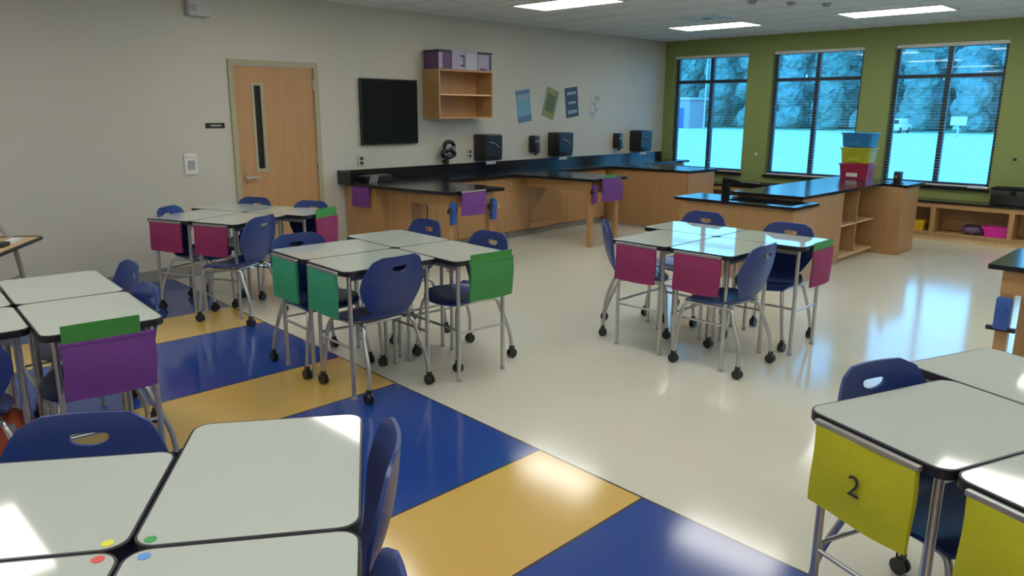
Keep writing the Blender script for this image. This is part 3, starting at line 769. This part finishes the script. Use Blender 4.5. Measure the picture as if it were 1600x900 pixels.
# ------------------------------------------------------------------ hanging folders
def folder(n, end, m, label, h=.30, w=.34, card=None, number=None, off=0.):
    """end: 1 / 2 -> left ends of desks 1 / 2, 3 -> near end of desk 3"""
    if end == 1: loc = wp(n, -DL-.009, DW/2+off); a = CL[n][2]-90
    elif end == 2: loc = wp(n, -DL-.009, -DW/2+off); a = CL[n][2]-90
    else: loc = wp(n, DW/2+off, -DL-.009); a = CL[n][2]
    if card and n != 'A': card = (card[0], card[1], card[2]+.03, card[3]); return hang(loc, R(a), DH-.045, m, label, h-.01, w, card, number)
    return hang(loc, R(a), DH-.012, m, label, h, w, card, number)
def hang(loc, rz, ztop, m, label, h=.30, w=.34, card=None, number=None):
    t = thing('hanging_folder', label, 'folder', (loc[0], loc[1], ztop), rz, group='coloured folders hanging on the desk ends')
    # curved pouch: front (towards -y) bulges slightly
    bm = new(); nu, nv = 10, 10; G = []
    for side in (0, 1):
        g_ = []
        for j in range(nv+1):
            v = j/nv; row = []
            for i in range(nu+1):
                u = i/nu; b_ = .010+.014*math.sin(PI*u)*math.sin(PI*min(1, v*1.1))+.004*math.sin(u*7+v*3)
                x = -w/2+w*u + .004*math.sin(v*5); z = -.012-h*v-.006*math.sin(u*PI)*v
                row.append(bm.verts.new((x, -b_ if side == 0 else 0.004, z)))
            g_.append(row)
        G.append(g_)
    for k, g_ in enumerate(G):
        for j in range(nv):
            for i in range(nu):
                q = (g_[j][i], g_[j][i+1], g_[j+1][i+1], g_[j+1][i]); bm.faces.new(q if k else q[::-1])
    def rim(g_): return [g_[0][i] for i in range(nu)]+[g_[j][nu] for j in range(nv)]+[g_[nv][nu-i] for i in range(nu)]+[g_[nv-j][0] for j in range(nv)]
    a, b_ = rim(G[0]), rim(G[1])
    for k in range(len(a)): bm.faces.new((a[k], a[(k+1) % len(a)], b_[(k+1) % len(a)], b_[k]))
    obj('pocket', bm, m, t, True)
    obj('hanger_rail', box(-w/2-.006, w/2+.006, -.012, .006, -.012, .004, .002), m if card else 'metal', t)
    if number:
        cu = bpy.data.curves.new('num', 'FONT'); cu.body = number; cu.size = .09; cu.align_x = 'CENTER'; cu.align_y = 'CENTER'; cu.extrude = .0008
        tmp = bpy.data.objects.new('num', cu); C.objects.link(tmp); dg = bpy.context.evaluated_depsgraph_get()
        me = bpy.data.meshes.new_from_object(tmp.evaluated_get(dg)); bpy.data.objects.remove(tmp)
        o = bpy.data.objects.new('printed_number', me); C.objects.link(o); me.materials.clear(); me.materials.append(M['inkdark'])
        o.parent = t; o.rotation_euler = (R(90), 0, 0); o.location = (.0, -.0285, -.012-h*.5)
    if card:
        cl_, cw, ch_, dx = card
        c = obj('green_card', box(-cw/2, cw/2, -.002, .002, -.20, ch_), 'greenc'); c.location = (loc[0]-(-.003)*math.sin(rz)+dx*math.cos(rz), loc[1]+(-.003)*math.cos(rz)+dx*math.sin(rz), ztop)
        c.rotation_euler = (0, 0, rz); tag(c, cl_, 'card', 'green cards in the folders')
        c.name = 'card_folder'
    return t
folder('A', 1, 'greenf', 'green folder on the left edge of the middle desks, left of two', .265, .33)
folder('A', 2, 'greenf', 'green folder on the left edge of the middle desks, right of two, nearer us', .26, .33)
folder('A', 3, 'greena', 'green folder hanging on the right front end of the middle desk group', .235, .35, ('green card rising from the right green folder of the middle desks', .34, .045, 0), None, .03)
folder('B', 1, 'pink', 'magenta folder on the left end of the centre-right desks, left of two', .25, .33)
folder('B', 2, 'pink', 'magenta folder on the left end of the centre-right desks, right of two', .25, .34)
folder('B', 3, 'pink', 'magenta folder at the right end of the centre-right desks under a green card', .25, .32, ('green card above the magenta folder at the right end of the centre-right desks', .32, .03, 0), None, .05)
folder('F', 1, 'pink', 'magenta folder on the far desk group, leftmost, beside the cream wall', .24, .34)
folder('F', 2, 'pink', 'magenta folder on the far desk group, second from left', .24, .34)
folder('F', 3, 'pink', 'magenta folder at the right end of the far desk group under a green card', .25, .31, ('green card above the magenta folder at the right end of the far desks', .30, .055, 0), None, .04)
folder('E', 3, 'purple', 'purple folder on the near end of the left-edge desk group', .24, .36, ('green card rising above the purple folder of the left-edge desk group', .30, .05, -.02), None, .0)
folder('D', 1, 'yellow', 'yellow folder with a large number 2 at the bottom right desk group', .25, .34, None, '2')
folder('D', 2, 'yellow', 'yellow folder cut by the bottom right corner of the picture', .26, .35)
hang((-6.645, -.40, 0), R(-87), CT-.02, 'purple', 'small purple folder hanging at the left end of the black counter', .23, .30)
hang((-6.22, -1.845, 0), R(0), CT+.0, 'purple', 'purple folder on the front end of the counter arm nearest the door', .24, .33)
hang((-3.92, -1.895, 0), R(0), CT-.0, 'purple', 'purple folder on the front end of the middle counter arm under a green card', .27, .36, ('green card above the purple folder of the middle counter arm', .26, .04, -.02))

# ------------------------------------------------------------------ easel at the left
EA, EX, EY = R(56), -10.386, -1.319
t = thing('easel', 'grey metal easel with a black-edged wooden tray at the left edge', 'easel', (EX, EY, 0), EA)
bm = new(); prism(bm, rrect(-.45, .43, -.14, .16, .04), .70, .716); obj('tray', bm, 'woodl', t)
bm = new(); o_ = rrect(-.46, .44, -.15, .17, .05)
for k in range(len(o_)): cyl(bm, (*o_[k], .708), (*o_[(k+1) % len(o_)], .708), .014, n=8)
obj('tray_edge', bm, 'edge', t)
for sx in (-1, 1):
    bm = new(); tube(bm, [(sx*.22, .45, 1.45), (sx*.26, .0, .72), (sx*.26, -.01, .70), (sx*.27, -.09, 0)], .018, 8, False); lg = obj('leg', bm, 'trimgrey', t, True)
    bm = new(); bx(bm, sx*.245-.026, sx*.245+.026, .13, .185, .93, .97); obj('clip', bm, 'edge', lg)
bm = new(); cyl(bm, (0, .45, 1.43), (0, .60, 0), .015); obj('rear_leg', bm, 'trimgrey', t, True)
bm = new(); cyl(bm, (-.265, -.03, .45), (.265, -.03, .45), .01); obj('crossbar', bm, 'trimgrey', t, True)
bm = new(); cyl(bm, (-.22, .45, 1.44), (.22, .45, 1.44), .014); obj('top_bar', bm, 'trimgrey', t, True)
for i, (x, m, l_) in enumerate(((.17, 'paper', 'white eraser block lying on the easel tray'), (-.02, 'inkdark', 'dark marker box lying on the easel tray'))):
    q = obj('eraser' if i == 0 else 'marker_box', box(-.06, .06, -.03, .03, 0, .03, .005), m)
    q.location = (EX+x*math.cos(EA)+.05*math.sin(EA), EY+x*math.sin(EA)-.05*math.cos(EA), .7165); q.rotation_euler = (0, 0, EA); tag(q, l_, 'stationery')
# backpack on the floor
t = thing('backpack', 'orange red striped backpack on the floor at the left edge behind the near chair', 'bag', (-10.98, -3.95, 0), R(-20))
bm = new(); k = bmesh.ops.create_icosphere(bm, subdivisions=4, radius=1)
for v in k['verts']:
    c = v.co.copy(); e = .55
    v.co = Vector((math.copysign(abs(c.x)**e, c.x)*.15, math.copysign(abs(c.y)**e, c.y)*.10, .2+math.copysign(abs(c.z)**e, c.z)*.2*(1-.12*abs(c.x))))
obj('bag_body', bm, 'orange', t, True)
obj('front_pocket', box(-.11, .11, -.135, -.09, .04, .20, .02), 'grey', t, True)
obj('strap', box(-.09, -.06, -.112, -.10, .20, .37, .004), 'grey', t); obj('strap', box(.06, .09, -.112, -.10, .20, .37, .004), 'grey', t)

# ------------------------------------------------------------------ outdoors
GZ = -.35
bm = new(); bx(bm, .25, 12, -45, 45, GZ-.1, GZ); g = struct('ground_lawn', bm, 'grass'); 
bm = new(); bx(bm, 12, 74, -110, 110, GZ-.1, GZ+.0); g = struct('ground_pavement', bm, 'pave')
bm = new(); bx(bm, 74, 150, -160, 160, GZ-.1, GZ+.0); g = struct('ground_verge', bm, 'grass')
names = 'tall leafy tree beyond the parking lot seen through the %s window'
idx = 0
for row, (x0, dy) in enumerate(((78.5, 0), (84.5, .1), (91.5, .6))):
    for i in range(21):
        yy = -28 + dy + i*4.8; xx = x0 + random.uniform(-.4, .4); hgt = random.uniform(10.5, 13.5) + 2*row
        nm = 'right' if yy < 14 else ('middle' if yy < 33 else 'leftmost')
        t = thing('tree', names % nm, 'tree', (xx, yy, GZ), 0, group='trees beyond the pavement')
        bm = new(); cyl(bm, (0, 0, 0), (0, 0, hgt*.45), .28, .15, 8); obj('trunk', bm, 'bark', t)
        bm = new()
        for k in range(12):
            rr = random.uniform(1.1, 1.6); an = random.uniform(0, 6.28); rd = random.uniform(0, 2.35-rr); zz = 1.0 + (hgt-2.0)*k/12
            q = bmesh.ops.create_icosphere(bm, subdivisions=3, radius=rr, matrix=Matrix.Translation((rd*math.cos(an), rd*math.sin(an), zz)))
            for v in q['verts']:
                v.co += Vector((random.uniform(-1, 1), random.uniform(-1, 1), random.uniform(-1, 1)))*.2
        obj('crown', bm, random.choice(('leaf', 'leaf2')), t)
def pole(name, x, y, h, lab, sign=None, m='white'):
    t = thing(name, lab, 'post', (x, y, GZ)); bm = new(); cyl(bm, (0, 0, 0), (0, 0, h), .09, .06, 10); obj('post', bm, 'lightgrey', t)
    if sign: obj('panel', box(-.12, -.09, -sign/2, sign/2, h-.7, h, .01), m, t)
pole('street_sign', 60, 11.0, 1.7, 'white sign board on a post seen through the right window', 1.2)
pole('lamp_post', 70, 40.8, 9, 'pale lamp post seen through the leftmost window', None)
t = thing('parked_car', 'small white car parked far off, seen low through the right window', 'car', (72, 19.8, GZ))
obj('body', box(-2., 2., -.85, .85, .25, .85, .12), 'white', t, True); obj('cabin', box(-1.2, 1.3, -.72, .72, .82, 1.4, .14), 'white', t, True)
for sx in (-1.25, 1.25):
    for sy in (-.75, .75):
        bm = new(); cyl(bm, (sx, sy-.1, .3), (sx, sy+.1, .3), .3); obj('wheel', bm, 'blackp', t, True)
obj('windshield', box(-1.21, -1.15, -.6, .6, .92, 1.28), 'darkglass', t)
t = thing('pale_building', 'pale low building with dark openings, seen through the leftmost window', 'building', (72.5, 46.5, GZ))
obj('wall', box(-1.8, 1.8, -3.2, 3.2, 0, 3.4), 'grey', t)
obj('roof', box(-2.1, 2.1, -3.5, 3.5, 3.4, 3.65), 'lightgrey', t)
obj('opening', box(-1.86, -1.79, -2.4, -.6, .0, 2.4), 'blue', t); obj('opening', box(-1.86, -1.79, .6, 2.4, .9, 2.4), 'blue', t)

# ------------------------------------------------------------------ world / exposure
w = bpy.data.worlds.new('world'); sc.world = w; w.use_nodes = True
nt = w.node_tree; bg = nt.nodes['Background']
tc = nt.nodes.new('ShaderNodeTexCoord'); sp = nt.nodes.new('ShaderNodeSeparateXYZ'); nt.links.new(tc.outputs['Generated'], sp.inputs[0])
cr = nt.nodes.new('ShaderNodeValToRGB'); cr.color_ramp.elements[0].position = .0; cr.color_ramp.elements[1].position = .6
cr.color_ramp.elements[0].color = (.24, .68, 1., 1); cr.color_ramp.elements[1].color = (.13, .48, .98, 1)
nt.links.new(sp.outputs[2], cr.inputs[0]); nt.links.new(cr.outputs[0], bg.inputs[0]); bg.inputs[1].default_value = 6.5
sc.view_settings.view_transform = 'Standard'; sc.view_settings.look = 'None'; sc.view_settings.gamma = 1.0
sc.view_settings.use_curve_mapping = False; sc.view_settings.exposure = -.32
